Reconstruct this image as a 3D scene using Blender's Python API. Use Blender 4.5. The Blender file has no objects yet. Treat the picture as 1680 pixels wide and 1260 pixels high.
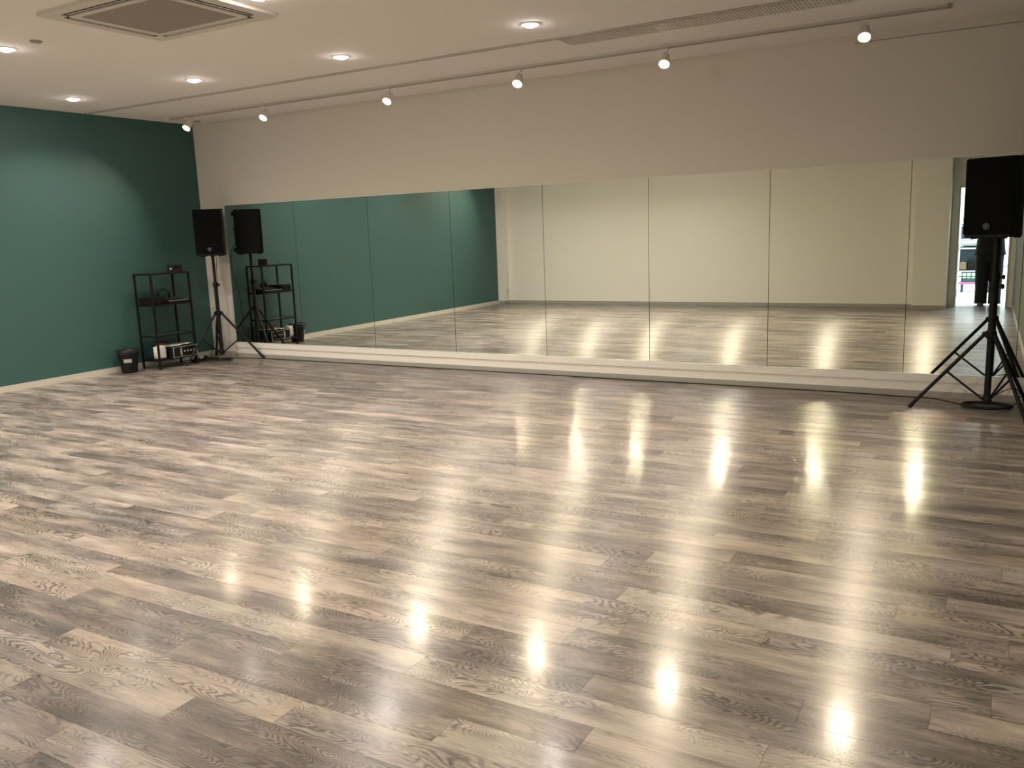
import bpy, bmesh, math, random
from mathutils import Vector, Matrix
random.seed(7)
PI = math.pi
SC = bpy.context.scene
COL = SC.collection

# ------------------------------------------------------------------ camera
CAM = Vector((9.6848, -8.2818, 1.5930))
yaw, pitch, roll = 0.527414, 0.178670, -0.037225
f_ = Vector((-math.sin(yaw)*math.cos(pitch), math.cos(yaw)*math.cos(pitch), -math.sin(pitch)))
r_ = Vector((math.cos(yaw), math.sin(yaw), 0))
u_ = r_.cross(f_)
c_, s_ = math.cos(roll), math.sin(roll)
r2, u2 = c_*r_ + s_*u_, -s_*r_ + c_*u_
cd = bpy.data.cameras.new('camera'); cam = bpy.data.objects.new('camera', cd); COL.objects.link(cam)
cam.matrix_world = Matrix(((r2.x, u2.x, -f_.x, CAM.x), (r2.y, u2.y, -f_.y, CAM.y), (r2.z, u2.z, -f_.z, CAM.z), (0, 0, 0, 1)))
cd.sensor_fit = 'HORIZONTAL'; cd.sensor_width = 36.0; cd.lens = 1401.33/1680*36.0
cd.clip_start = 0.02; cd.clip_end = 100
SC.camera = cam

# ------------------------------------------------------------------ world, view
w = bpy.data.worlds.new('world'); SC.world = w; w.use_nodes = True
w.node_tree.nodes['Background'].inputs[0].default_value = (0.9, 0.95, 1, 1)
w.node_tree.nodes['Background'].inputs[1].default_value = 0.02
SC.view_settings.view_transform = 'Standard'; SC.view_settings.look = 'None'
SC.view_settings.gamma = 1; SC.view_settings.use_curve_mapping = False
SC.view_settings.exposure = 0.2
SC.cycles.use_denoising = True
SC.cycles.max_bounces = 10; SC.cycles.diffuse_bounces = 5; SC.cycles.glossy_bounces = 6
SC.cycles.sample_clamp_indirect = 0; SC.cycles.blur_glossy = 0.6

H = 3.144
DOWN_COL = (1.0, 0.915, 0.86); TRACK_COL = (1.0, 0.83, 0.61); COOL = (0.86, 0.95, 1.0)
DOWN_W, TRACK_W, BACK_W, DOOR_W = 13.8, 12.5, 18.0, 95.0

def lamp(name, kind, loc, power, color, size=.1, aim=None, spread=None, blend=.5, angle=None):
    d = bpy.data.lights.new(name, kind); d.energy = power; d.color = color
    if kind == 'AREA':
        d.shape = 'DISK'; d.size = size
        if spread: d.spread = spread
    if kind == 'SPOT':
        d.spot_size = angle; d.spot_blend = blend; d.shadow_soft_size = size
    o = bpy.data.objects.new(name, d); COL.objects.link(o); o.location = loc
    o.visible_camera = True
    if aim is not None:
        o.rotation_euler = Vector(aim).to_track_quat('-Z', 'Y').to_euler()
    return o

# added area lamps, no real fittings, for the daylight-bright lobby behind the doorway
for lx, ly in ((9.3, -9.6), (9.6, -11.4)):
    o = lamp('lobby_fill', 'AREA', (lx, ly, 2.66), DOOR_W, COOL, 1.2)

# ------------------------------------------------------------------ materials
def new_mat(name):
    m = bpy.data.materials.new(name); m.use_nodes = True
    return m, m.node_tree.nodes, m.node_tree.links, m.node_tree.nodes['Principled BSDF']

def mat(name, col, rough=.5, metal=0.0, noise=0.06, nscale=30.0, bump=0.0, emit=None, estr=0.0, spec=.5, trans=0, alpha=1):
    m, N, L, b = new_mat(name)
    tc = N.new('ShaderNodeTexCoord'); n = N.new('ShaderNodeTexNoise'); n.inputs['Scale'].default_value = nscale
    n.inputs['Detail'].default_value = 4
    L.new(tc.outputs['Object'], n.inputs['Vector'])
    mx = N.new('ShaderNodeMix'); mx.data_type = 'RGBA'
    mx.inputs[6].default_value = (*[max(0, c*(1-noise)) for c in col], 1)
    mx.inputs[7].default_value = (*[min(1, c*(1+noise)) for c in col], 1)
    L.new(n.outputs['Fac'], mx.inputs[0]); L.new(mx.outputs[2], b.inputs['Base Color'])
    b.inputs['Roughness'].default_value = rough; b.inputs['Metallic'].default_value = metal
    b.inputs['Specular IOR Level'].default_value = spec
    b.inputs['Transmission Weight'].default_value = trans
    b.inputs['Alpha'].default_value = alpha
    if bump:
        bp = N.new('ShaderNodeBump'); bp.inputs['Strength'].default_value = bump; bp.inputs['Distance'].default_value = .002
        L.new(n.outputs['Fac'], bp.inputs['Height']); L.new(bp.outputs[0], b.inputs['Normal'])
    if emit:
        b.inputs['Emission Color'].default_value = (*emit, 1); b.inputs['Emission Strength'].default_value = estr
    return m

M = {}
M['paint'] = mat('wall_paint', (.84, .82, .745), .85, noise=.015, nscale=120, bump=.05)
M['paint_shaded_mirror_wall'] = mat('wall_paint_shaded_mirror_side', (.72, .685, .61), .85, noise=.015, nscale=120, bump=.05)  # same wall paint darkened: the weaker light on this wall is in the colour
M['ceiling'] = mat('ceiling_paint', (.82, .785, .735), .9, noise=.015, nscale=90, bump=.05)
M['sage'] = mat('sage_grey_paint', (.20, .225, .185), .8, noise=.02)
M['green'] = mat('green_paint', (.040, .108, .098), .55, noise=.03, nscale=80, bump=.05)
M['trim_grey'] = mat('grey_vinyl', (.36, .35, .31), .5, noise=.04)
M['trim_white'] = mat('white_board', (.86, .84, .78), .38, noise=.02)
M['trim_beige'] = mat('beige_vinyl', (.58, .56, .49), .5, noise=.03)
M['black'] = mat('black_plastic', (.005, .005, .005), .6, spec=.3, noise=.2, nscale=200, bump=.2)
M['grille'] = mat('black_grille', (.003, .003, .003), .9, spec=.15, noise=.3, nscale=400, bump=.6)
M['blackmetal'] = mat('black_metal', (.006, .006, .006), .5, spec=.3, metal=0, noise=.1)
M['rubber'] = mat('rubber', (.01, .01, .01), .8)
M['silver'] = mat('silver', (.62, .62, .62), .35, metal=.8)
M['badge'] = mat('badge_silver', (.22, .22, .22), .4, metal=.4)
M['glass'] = mat('shelf_glass', (.55, .62, .6), .05, trans=.9, noise=0)
M['white_plastic'] = mat('white_plastic', (.75, .72, .66), .45, noise=.02)
M['grey_plastic'] = mat('grey_plastic', (.30, .28, .25), .5, noise=.04)
M['ac_white'] = mat('cassette_white', (.66, .62, .55), .5, noise=.02)
M['ac_grille'] = mat('cassette_grille', (.42, .38, .33), .7, noise=.05)
M['dark'] = mat('dark_gap', (.02, .018, .015), .9)
M['track_body'] = mat('track_body', (.60, .56, .50), .5, noise=.02)
M['rail'] = mat('ceiling_rail', (.40, .37, .32), .5, noise=.03)
M['bagwhite'] = mat('white_bag', (.85, .83, .76), .45, noise=.1, nscale=15, bump=.8)
M['paper'] = mat('paper', (.80, .79, .76), .6)
M['red'] = mat('red_cloth', (.42, .075, .05), .8, noise=.2, nscale=20)
M['binbag'] = mat('bin_bag', (.012, .013, .013), .25, noise=.3, nscale=30, bump=.9)
M['lobby_wall'] = mat('lobby_wall', (.86, .88, .88), .8, noise=.01)
M['lobby_floor'] = mat('lobby_floor', (.68, .70, .69), .5, noise=.03)
M['steelblue'] = mat('blue_grey_fabric', (.055, .085, .11), .8, noise=.25, nscale=14)
M['film'] = mat('plastic_film', (.55, .60, .62), .2, noise=.35, nscale=12, bump=.9)
M['cardboard'] = mat('cardboard', (.30, .20, .11), .8, noise=.1)
M['greenplastic'] = mat('green_plastic', (.02, .10, .055), .5)
M['pink'] = mat('pink_plastic', (.85, .12, .42), .45)
M['skin'] = mat('skin', (.52, .32, .23), .5, noise=.05, nscale=40)
M['lips'] = mat('lips', (.36, .14, .12), .45)
M['hair'] = mat('hair', (.012, .009, .008), .5, noise=.3, nscale=100)
M['cloth_black'] = mat('black_cloth', (.006, .006, .007), .9, noise=.25, nscale=60, bump=.4)
M['trouser'] = mat('dark_trousers', (.005, .005, .006), .9, noise=.2, nscale=60, bump=.4)
M['shoe'] = mat('shoe_grey', (.05, .05, .05), .6)
M['frame_grey'] = mat('door_frame', (.55, .54, .49), .45, noise=.02)
M['lens_down'] = mat('downlight_diffuser', (.9, .9, .9), .5, emit=(1, .92, .86), estr=130)
M['lens_spot'] = mat('spot_lens', (.9, .9, .9), .5, emit=(1, .88, .68), estr=9)

# mirror: real reflective sheet with the slight green of float glass
m, N, L, b = new_mat('mirror_silvering')
b.inputs['Metallic'].default_value = 1; b.inputs['Roughness'].default_value = 0.0
tc = N.new('ShaderNodeTexCoord'); n = N.new('ShaderNodeTexNoise'); n.inputs['Scale'].default_value = .6
L.new(tc.outputs['Object'], n.inputs['Vector'])
mx = N.new('ShaderNodeMix'); mx.data_type = 'RGBA'; mx.inputs[6].default_value = (.83, .87, .81, 1); mx.inputs[7].default_value = (.85, .89, .83, 1)
L.new(n.outputs['Fac'], mx.inputs[0]); L.new(mx.outputs[2], b.inputs['Base Color'])
M['mirror'] = m

# printed oak vinyl: tone and phase per plank come from the 'plank' attribute
m, N, L, b = new_mat('oak_plank'); M['plank'] = m
def nd(t, **k):
    x = N.new(t)
    for a, v in k.items(): setattr(x, a, v)
    return x
def mth(op, a, bb=None, cl=False):
    x = N.new('ShaderNodeMath'); x.operation = op; x.use_clamp = cl
    for i, v in enumerate((a, bb)):
        if v is None: continue
        if isinstance(v, (int, float)): x.inputs[i].default_value = v
        else: L.new(v, x.inputs[i])
    return x.outputs[0]
geo = nd('ShaderNodeNewGeometry'); at = nd('ShaderNodeAttribute', attribute_name='plank')
sep = nd('ShaderNodeSeparateColor'); L.new(at.outputs['Color'], sep.inputs[0])
tone, ph1, ph2 = sep.outputs[0], sep.outputs[1], sep.outputs[2]
comb = nd('ShaderNodeCombineXYZ'); L.new(mth('MULTIPLY', ph1, 31.0), comb.inputs[0]); L.new(mth('MULTIPLY', ph2, 17.0), comb.inputs[1]); L.new(mth('MULTIPLY', ph1, 9.0), comb.inputs[2])
va = nd('ShaderNodeVectorMath', operation='ADD'); L.new(geo.outputs['Position'], va.inputs[0]); L.new(comb.outputs[0], va.inputs[1])
def stretched(sx, sy, scale, detail, rough=.5, dist=0.0):
    mp = nd('ShaderNodeMapping'); mp.inputs['Scale'].default_value = (sx, sy, 1); L.new(va.outputs[0], mp.inputs[0])
    t = nd('ShaderNodeTexNoise'); t.inputs['Scale'].default_value = scale; t.inputs['Detail'].default_value = detail
    t.inputs['Roughness'].default_value = rough; t.inputs['Distortion'].default_value = dist
    L.new(mp.outputs[0], t.inputs['Vector']); return t.outputs['Fac']
cath = stretched(1.9, 7.5, 1.0, 2.2, .45, .5)          # slow field whose contour lines are the cathedral grain
fine = stretched(6, 160, 1.0, 3, .6)
wob = stretched(14, 60, 1.0, 3, .6)
ring = mth('SINE', mth('MULTIPLY', mth('ADD', cath, mth('MULTIPLY', wob, .016)), 250.0))
ring = mth('POWER', mth('ADD', mth('MULTIPLY', ring, .5), .5), 2.2)
ringamp = nd('ShaderNodeMapRange'); ringamp.inputs['From Min'].default_value = .38; ringamp.inputs['From Max'].default_value = .62
L.new(stretched(1.6, 5, 1.0, 2), ringamp.inputs['Value'])
blot = stretched(2.2, 9, 1.0, 4, .6)
knot = stretched(5.0, 16, 1.0, 2, .5)
knotm = mth('MULTIPLY', mth('SUBTRACT', knot, .70, True), 6.0, True)
v = mth('ADD', mth('MULTIPLY', mth('SUBTRACT', tone, .5), .27), .535)
v = mth('ADD', v, mth('MULTIPLY', mth('SUBTRACT', blot, .5), 1.25))
v = mth('ADD', v, mth('MULTIPLY', mth('SUBTRACT', fine, .5), .62))
v = mth('SUBTRACT', v, mth('MULTIPLY', mth('MULTIPLY', ring, ringamp.outputs[0]), .50))
v = mth('SUBTRACT', v, mth('MULTIPLY', knotm, .6))
ramp = nd('ShaderNodeValToRGB'); L.new(v, ramp.inputs[0])
e = ramp.color_ramp.elements
e[0].position = 0.0; e[0].color = (.050, .043, .038, 1)
e[1].position = 1.0; e[1].color = (.54, .46, .40, 1)
q = e.new(.35); q.color = (.15, .129, .114, 1)
q = e.new(.65); q.color = (.34, .289, .252, 1)
hs = nd('ShaderNodeHueSaturation'); L.new(ramp.outputs[0], hs.inputs['Color'])
L.new(mth('ADD', mth('MULTIPLY', ph2, .35), .80), hs.inputs['Saturation'])
L.new(hs.outputs[0], b.inputs['Base Color'])
b.inputs['Specular IOR Level'].default_value = .9
cw_ = b.inputs['Coat Weight']; b.inputs['Coat Roughness'].default_value = .14; b.inputs['Anisotropic'].default_value = .87
tg_ = nd('ShaderNodeCombineXYZ'); tg_.inputs[1].default_value = 1.0; L.new(tg_.outputs[0], b.inputs['Tangent'])
glint = nd('ShaderNodeTexNoise'); glint.inputs['Scale'].default_value = 210; glint.inputs['Detail'].default_value = 2; L.new(geo.outputs['Position'], glint.inputs['Vector'])
L.new(mth('MULTIPLY', mth('SUBTRACT', glint.outputs['Fac'], .42, True), 2.2, True), cw_)
rgh = mth('ADD', mth('MULTIPLY', fine, .05), .31); L.new(rgh, b.inputs['Roughness'])
bp = nd('ShaderNodeBump'); bp.inputs['Strength'].default_value = .085; bp.inputs['Distance'].default_value = .0006
pebble = nd('ShaderNodeTexNoise'); pebble.inputs['Scale'].default_value = 90; pebble.inputs['Detail'].default_value = 2; L.new(geo.outputs['Position'], pebble.inputs['Vector'])
L.new(mth('ADD', mth('MULTIPLY', pebble.outputs['Fac'], 1.0), mth('MULTIPLY', v, .4)), bp.inputs['Height']); L.new(bp.outputs[0], b.inputs['Normal']); L.new(bp.outputs[0], b.inputs['Coat Normal'])
M['subfloor'] = mat('plank_joint', (.10, .082, .068), .6)

# ------------------------------------------------------------------ mesh helpers
def BM(): return bmesh.new()
def link(name, bm, m, parent=None, smooth=False, loc=None, bevel=0, seg=2):
    if bevel:
        bmesh.ops.bevel(bm, geom=[e for e in bm.edges if len(e.link_faces) == 2 and e.calc_face_angle(0) > .6], offset=bevel, segments=seg, affect='EDGES', clamp_overlap=True)
    me = bpy.data.meshes.new(name); bmesh.ops.recalc_face_normals(bm, faces=bm.faces[:]); bm.to_mesh(me); bm.free()
    me.materials.append(m)
    if smooth:
        for p in me.polygons: p.use_smooth = True
        if smooth != 'all':
            try: me.set_sharp_from_angle(angle=math.radians(35))
            except Exception: pass
    o = bpy.data.objects.new(name, me); COL.objects.link(o)
    if parent: o.parent = parent
    if loc is not None: o.location = loc
    return o
def box(bm, x0, x1, y0, y1, z0, z1, mtx=None):
    vs = [bm.verts.new((x, y, z)) for x in (x0, x1) for y in (y0, y1) for z in (z0, z1)]
    for q in ((0, 1, 3, 2), (4, 6, 7, 5), (0, 4, 5, 1), (2, 3, 7, 6), (0, 2, 6, 4), (1, 5, 7, 3)):
        bm.faces.new([vs[i] for i in q])
    if mtx is not None: bmesh.ops.transform(bm, matrix=mtx, verts=vs)
    return vs
def prism(bm, poly, z0, z1, mtx=None):
    a = [bm.verts.new((x, y, z0)) for x, y in poly]; c = [bm.verts.new((x, y, z1)) for x, y in poly]
    bm.faces.new(a[::-1]); bm.faces.new(c)
    for i in range(len(a)):
        j = (i+1) % len(a); bm.faces.new((a[i], a[j], c[j], c[i]))
    if mtx is not None: bmesh.ops.transform(bm, matrix=mtx, verts=a+c)
def tube(bm, pts, r, n=8, caps=True):
    pts = [Vector(p) for p in pts]; rings = []
    rr = r if isinstance(r, (list, tuple)) else [r]*len(pts)
    up = None
    for i, p in enumerate(pts):
        d = (pts[min(i+1, len(pts)-1)] - pts[max(i-1, 0)]).normalized()
        if up is None:
            up = Vector((0, 0, 1)) if abs(d.z) < .95 else Vector((1, 0, 0))
        s = d.cross(up)
        if s.length < 1e-4: s = d.orthogonal()
        s.normalize(); up = s.cross(d).normalized()
        rings.append([bm.verts.new(p + rr[i]*(math.cos(2*PI*k/n)*s + math.sin(2*PI*k/n)*up)) for k in range(n)])
    for a, c in zip(rings, rings[1:]):
        for k in range(n): bm.faces.new((a[k], a[(k+1) % n], c[(k+1) % n], c[k]))
    if caps: bm.faces.new(rings[0][::-1]); bm.faces.new(rings[-1])
def lathe(bm, prof, c=(0, 0, 0), n=24, mtx=None, loop=False):
    rings = []; allv = []
    for r, z in prof:
        ring = [bm.verts.new((c[0]+r*math.cos(2*PI*k/n), c[1]+r*math.sin(2*PI*k/n), c[2]+z)) for k in range(n)]
        rings.append(ring); allv += ring
    for a, d in zip(rings, rings[1:]):
        for k in range(n): bm.faces.new((a[k], a[(k+1) % n], d[(k+1) % n], d[k]))
    if loop:
        a, d = rings[-1], rings[0]
        for k in range(n): bm.faces.new((a[k], a[(k+1) % n], d[(k+1) % n], d[k]))
    else:
        bm.faces.new(rings[0][::-1]); bm.faces.new(rings[-1])
    if mtx is not None: bmesh.ops.transform(bm, matrix=mtx, verts=allv)
def smooth_path(pts, k=6):
    P = [Vector(p) for p in pts]; out = []
    for i in range(len(P)-1):
        a, b2, c, d = P[max(i-1, 0)], P[i], P[i+1], P[min(i+2, len(P)-1)]
        for j in range(k):
            t = j/k
            out.append(.5*((2*b2)+(c-a)*t+(2*a-5*b2+4*c-d)*t*t+(3*b2-a-3*c+d)*t**3))
    out.append(P[-1]); return out
def tag(o, label=None, cat=None, group=None, kind=None):
    if label: o['label'] = label
    if cat: o['category'] = cat
    if group: o['group'] = group
    if kind: o['kind'] = kind
    return o
def thing(name, label, cat, loc=(0, 0, 0), rz=0, group=None):
    o = bpy.data.objects.new(name, None); COL.objects.link(o); o.location = loc; o.rotation_euler = (0, 0, rz)
    o.empty_display_size = .1
    return tag(o, label, cat, group)
def struct(name, bm, m, parent=None, **k):
    o = link(name, bm, m, parent, **k)
    if not parent: o['kind'] = 'structure'
    return o
def dup(root, loc, rz, label, group=None):
    r = root.copy(); COL.objects.link(r); r.location = loc; r.rotation_euler = (0, 0, rz); r['label'] = label
    if group: r['group'] = group
    for ch in list(root.children):
        c = ch.copy(); COL.objects.link(c); c.parent = r
        for g in ch.children:
            d = g.copy(); COL.objects.link(d); d.parent = c
    return r
def quick(fn, *a, **k):
    bm = BM(); fn(bm, *a, **k); return bm

# ------------------------------------------------------------------ room shell
RY = -8.08                       # rear wall, behind the camera's left
def rx(y): return 9.95 + .02*y   # the right wall runs very slightly out of square
fl = struct('floor', quick(box, -.15, 10.1, -8.50, .15, -.12, -.0035), M['subfloor'])
struct('ceiling', quick(box, -.15, 10.1, -8.50, .15, H, H+.12), M['ceiling'])
struct('wall_mirror_side', quick(box, -.15, 10.1, .006, .15, 0, H), M['paint_shaded_mirror_wall'])
struct('wall_left', quick(box, -.15, 0, -8.50, .006, 0, H), M['green'])
struct('wall_right', quick(prism, [(rx(0), .006), (rx(-8.5), -8.5), (10.1, -8.5), (10.1, .006)], 0, H), M['sage'])
struct('wall_rear', quick(box, 0, 8.28, -8.50, RY, 0, H), M['paint'])
bm = BM(); box(bm, 8.80, 8.92, -8.50, -8.35, 0, H); box(bm, 8.92, 9.69, -8.50, -8.35, 2.03, H); box(bm, 9.69, 9.79, -8.50, -8.35, 0, H)
struct('wall_doorway', bm, M['paint'])
struct('trim_1', quick(box, 0, .18, RY, -7.90, 0, H), M['paint'], bevel=.004)     # pier in the rear left corner
struct('trim_2', quick(box, 8.28, 8.80, -8.50, -7.87, 0, H), M['paint'], bevel=.004)   # pier beside the doorway
# skirting
struct('baseboard_left', quick(box, 0, .008, -7.9, 0, 0, .072), M['trim_beige'])
bm = BM(); box(bm, .188, 8.272, RY, RY+.008, 0, .062); struct('baseboard_rear', bm, M['trim_grey'])
bm = BM(); box(bm, .008, .188, -7.9, -7.892, 0, .062); box(bm, .18, .188, -8.08, -7.892, 0, .062); struct('baseboard_left_pier', bm, M['trim_grey'])
bm = BM(); box(bm, 8.272, 8.808, -7.87, -7.862, 0, .062); box(bm, 8.80, 8.808, -8.35, -7.87, 0, .062); box(bm, 8.272, 8.28, -8.08, -7.87, 0, .062)
struct('baseboard_door_pier', bm, M['trim_grey'])
struct('baseboard_right', quick(prism, [(rx(-.06), -.06), (rx(-.06)-.008, -.06), (rx(-8.35)-.008, -8.35), (rx(-8.35), -8.35)], 0, .062), M['trim_beige'])
struct('baseboard_corner', quick(box, .008, .47, -.004, .006, 0, .065), M['trim_grey'])
# low boxed plinth under the mirror
X0, X1 = .473, 9.949
struct('trim_3', quick(box, X0, X1-.002, -.052, .006, .141, .197), M['trim_white'], bevel=.004)
struct('trim_4', quick(box, X0+.002, X1-.004, -.034, .006, .055, .141), M['trim_white'])
struct('baseboard_mirror', quick(box, X0, X1-.003, -.046, .006, 0, .055), M['trim_grey'], bevel=.002)

# ------------------------------------------------------------------ floor planks
PL, PW, OFF = 1.29, .1527, .035
known = {35: .52, 36: .145, 37: .735, 38: .10, 39: .87, 40: .44, 41: 1.19, 42: .82, 43: .133, 44: .578}
seqk = [known[k] for k in range(35, 45)]
light = {(41, 6.35), (44, 7.03), (42, 5.98), (38, 5.26), (38, 6.545), (35, 6.97), (41, 7.64), (40, 8.18), (38, 7.84), (35, 9.555), (36, 7.885-1.29), (29, 9.54), (26, 9.74), (39, 6.038-1.29)}
darkp = {(43, 6.583), (39, 6.038), (42, 7.27), (37, 5.89), (37, 7.185), (36, 7.885), (39, 7.32), (36, 9.177), (40, 5.605), (40, 6.895)}
planks = []
rng = random.Random(3)
nrow = int((8.50-OFF)/PW)+2
for k in range(-1, nrow):
    y1 = -(OFF+PW*k); y0 = y1-PW
    y1 = min(y1, -.004); y0 = max(y0, -8.499)
    if y1-y0 < .01: continue
    if 35 <= k <= 44: off = known[k]
    elif k == 29: off = .513
    elif k == 26: off = .71
    elif k == 27: off = .20
    elif k == 31: off = .74
    else: off = (seqk[k % 10] + .37*(k//10)) % PL
    xs = [off+PL*i for i in range(-1, 9)]
    prev = rng.random()
    cuts = []
    for i in range(len(xs)-1):
        a, c = xs[i], xs[i+1]
        t = rng.uniform(.12, .95)
        for (kk, xx) in light:
            if kk == k and abs(a-xx) < .06: t = 1.0
        for (kk, xx) in darkp:
            if kk == k and abs(a-xx) < .06: t = .0
        cuts.append((a, c, t))
    for a, c, t in cuts:
        a = max(a, .001); c = min(c, 9.94)
        if c-a < .02: continue
        planks.append((a, c, y0, y1, t, rng.random(), rng.random()))
G = .0005
def plank_geo(bm, lay, p, cx=0, cy=0):
    a, c, y0, y1, t, p1, p2 = p
    xr = min(rx(y0)-.001, c-G)
    if xr <= a+.01: return
    n0 = len(bm.faces)
    box(bm, a+G-cx, xr-cx, y0+G-cy, y1-G-cy, -.0034, 0)
    bm.faces.ensure_lookup_table()
    for fc in bm.faces[n0:]:
        for lp in fc.loops: lp[lay] = (t, p1, p2, 1)
def in_doorway(p): return True
# nearest (largest in the picture) 300 are boards of their own
def dist(p):
    cx, cy = (p[0]+p[1])/2, (p[2]+p[3])/2
    v = Vector((cx, cy, 0))-CAM
    z = v.dot(f_)
    if z < .3: return 1e3
    X = 840+1401*v.dot(r2)/z; Y = 630-1401*v.dot(u2)/z
    if X < -350 or X > 2000 or Y > 1450: return 500+z
    return z
planks.sort(key=dist)
for p in planks[:300]:
    bm = BM(); lay = bm.loops.layers.float_color.new('plank'); cx, cy = (p[0]+p[1])/2, (p[2]+p[3])/2
    plank_geo(bm, lay, p, cx, cy)
    if len(bm.faces): link('plank', bm, M['plank'], fl, loc=(cx, cy, 0))
    else: bm.free()
bm = BM(); lay = bm.loops.layers.float_color.new('plank')
for p in planks[300:]: plank_geo(bm, lay, p)
tag(link('far_planks', bm, M['plank'], fl), kind='stuff')

# ------------------------------------------------------------------ mirror wall
mir = thing('wall_mirror', 'long frameless mirror of tall butted panels covering the wall above a low white plinth', 'mirror', (0, 0, 0))
seams = [.473, 1.7225] + [1.7225+1.2*i for i in range(1, 7)] + [9.79, 9.947]
for a, c in zip(seams, seams[1:]):
    link('mirror_panel', quick(box, a+.0025, c-.0025, 0, .0055, .198, 2.052), M['mirror'], mir)
link('backing', quick(box, .473, 9.947, .0052, .006, .198, 2.0525), M['dark'], mir)
struct('trim_5', quick(box, .473, 9.948, -.004, .006, 2.053, 2.060), M['trim_white'])

# ------------------------------------------------------------------ doorway and lobby
dr = bpy.data.objects.new('door_1', None); COL.objects.link(dr); dr['kind'] = 'structure'
bm = BM(); box(bm, 8.905, 8.93, -8.52, -8.335, 0, 2.04); link('jamb', bm, M['frame_grey'], dr, bevel=.002)
bm = BM(); box(bm, 9.68, 9.705, -8.52, -8.335, 0, 2.04); link('jamb', bm, M['frame_grey'], dr, bevel=.002)
bm = BM(); box(bm, 8.905, 9.705, -8.52, -8.335, 2.015, 2.04); link('door_head', bm, M['frame_grey'], dr, bevel=.002)
lf = link('door_leaf', quick(box, 8.885, 8.922, -9.30, -8.53, .01, 2.01), M['trim_white'], dr, bevel=.002)
for z in (.22, 1.0, 1.80):
    link('hinge', quick(box, 8.918, 8.934, -8.56, -8.51, z-.06, z+.06), M['blackmetal'], lf)
bm = BM(); tube(bm, [(8.93, -9.23, 1.0), (8.965, -9.23, 1.0), (8.97, -9.12, 1.0)], .009); link('door_handle', bm, M['silver'], lf, smooth=True)
LY = -12.6
struct('floor_lobby', quick(box, 7.4, 11.6, LY, -8.5, -.12, -.001), M['lobby_floor'])
struct('ceiling_lobby', quick(box, 7.4, 11.6, LY, -8.5, 2.7, 2.8), M['lobby_wall'])
struct('wall_lobby_far', quick(box, 7.4, 11.6, LY-.1, LY, 0, 2.7), M['lobby_wall'])
struct('wall_lobby_left', quick(box, 7.3, 7.4, LY, -8.5, 0, 2.7), M['lobby_wall'])
struct('wall_lobby_right', quick(box, 11.6, 11.7, LY, -8.5, 0, 2.7), M['lobby_wall'])
bm = BM(); box(bm, 7.4, 8.885, -8.515, -8.5, 0, 2.7); box(bm, 9.71, 11.6, -8.515, -8.5, 0, 2.7); box(bm, 8.885, 9.71, -8.515, -8.5, 2.045, 2.7)
struct('wall_lobby_near', bm, M['lobby_wall'])
struct('trim_6', quick(box, 7.4, 11.6, LY, LY+.02, .44, .475), M['trim_grey'])

# ------------------------------------------------------------------ ceiling fittings
def downlight(x, y, label, group):
    t = thing('downlight', label, 'ceiling light', (x, y, H), 0, group)
    bm = BM(); lathe(bm, [(.058, .0), (.060, -.001), (.073, -.0015), (.074, -.005), (.070, -.007), (.058, -.004)], n=28, loop=True)
    link('trim_ring', bm, M['white_plastic'], t, smooth=True)
    bm = BM(); lathe(bm, [(.0575, -.0005), (.0575, -.004), (.050, -.013), (.032, -.020), (.01, -.022)], n=28)
    link('diffuser', bm, M['lens_down'], t, smooth=True)
    lamp('downlight_lamp', 'AREA', (x, y, H-.0235), DOWN_W, DOWN_COL, .115, spread=math.radians(128))
G1 = 'recessed downlights in the ceiling'
downs = [(.90, -2.31, 'round recessed downlight nearest the dark green wall, above its scallop of light'),
         (2.70, -2.23, 'second round downlight from the green wall in the row beside the ceiling track'),
         (4.50, -2.15, 'third round downlight from the green wall, between the air conditioner and the slotted ceiling rail'),
         (6.39, -2.14, 'round downlight farthest right in the row beside the ceiling rail'),
         (2.73, -4.08, 'round downlight at the far left edge, left of the ceiling air conditioner'),
         (5.36, -3.95, 'round downlight just right of the ceiling air conditioner, cut by the top edge')]
for x, y, l in downs: downlight(x, y, l, G1)
G2 = 'downlights out of the picture above the camera'
for x, y, l in ((.9, -4.1, 'downlight beside the green wall in the middle of the ceiling, left of the air conditioner'), (.9, -6.2, 'rear row downlight nearest the green wall'), (2.7, -6.2, 'middle downlight of the rear row'), (4.5, -6.2, 'rear row downlight farthest from the green wall')):
    downlight(x, y, l, G2)

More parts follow.
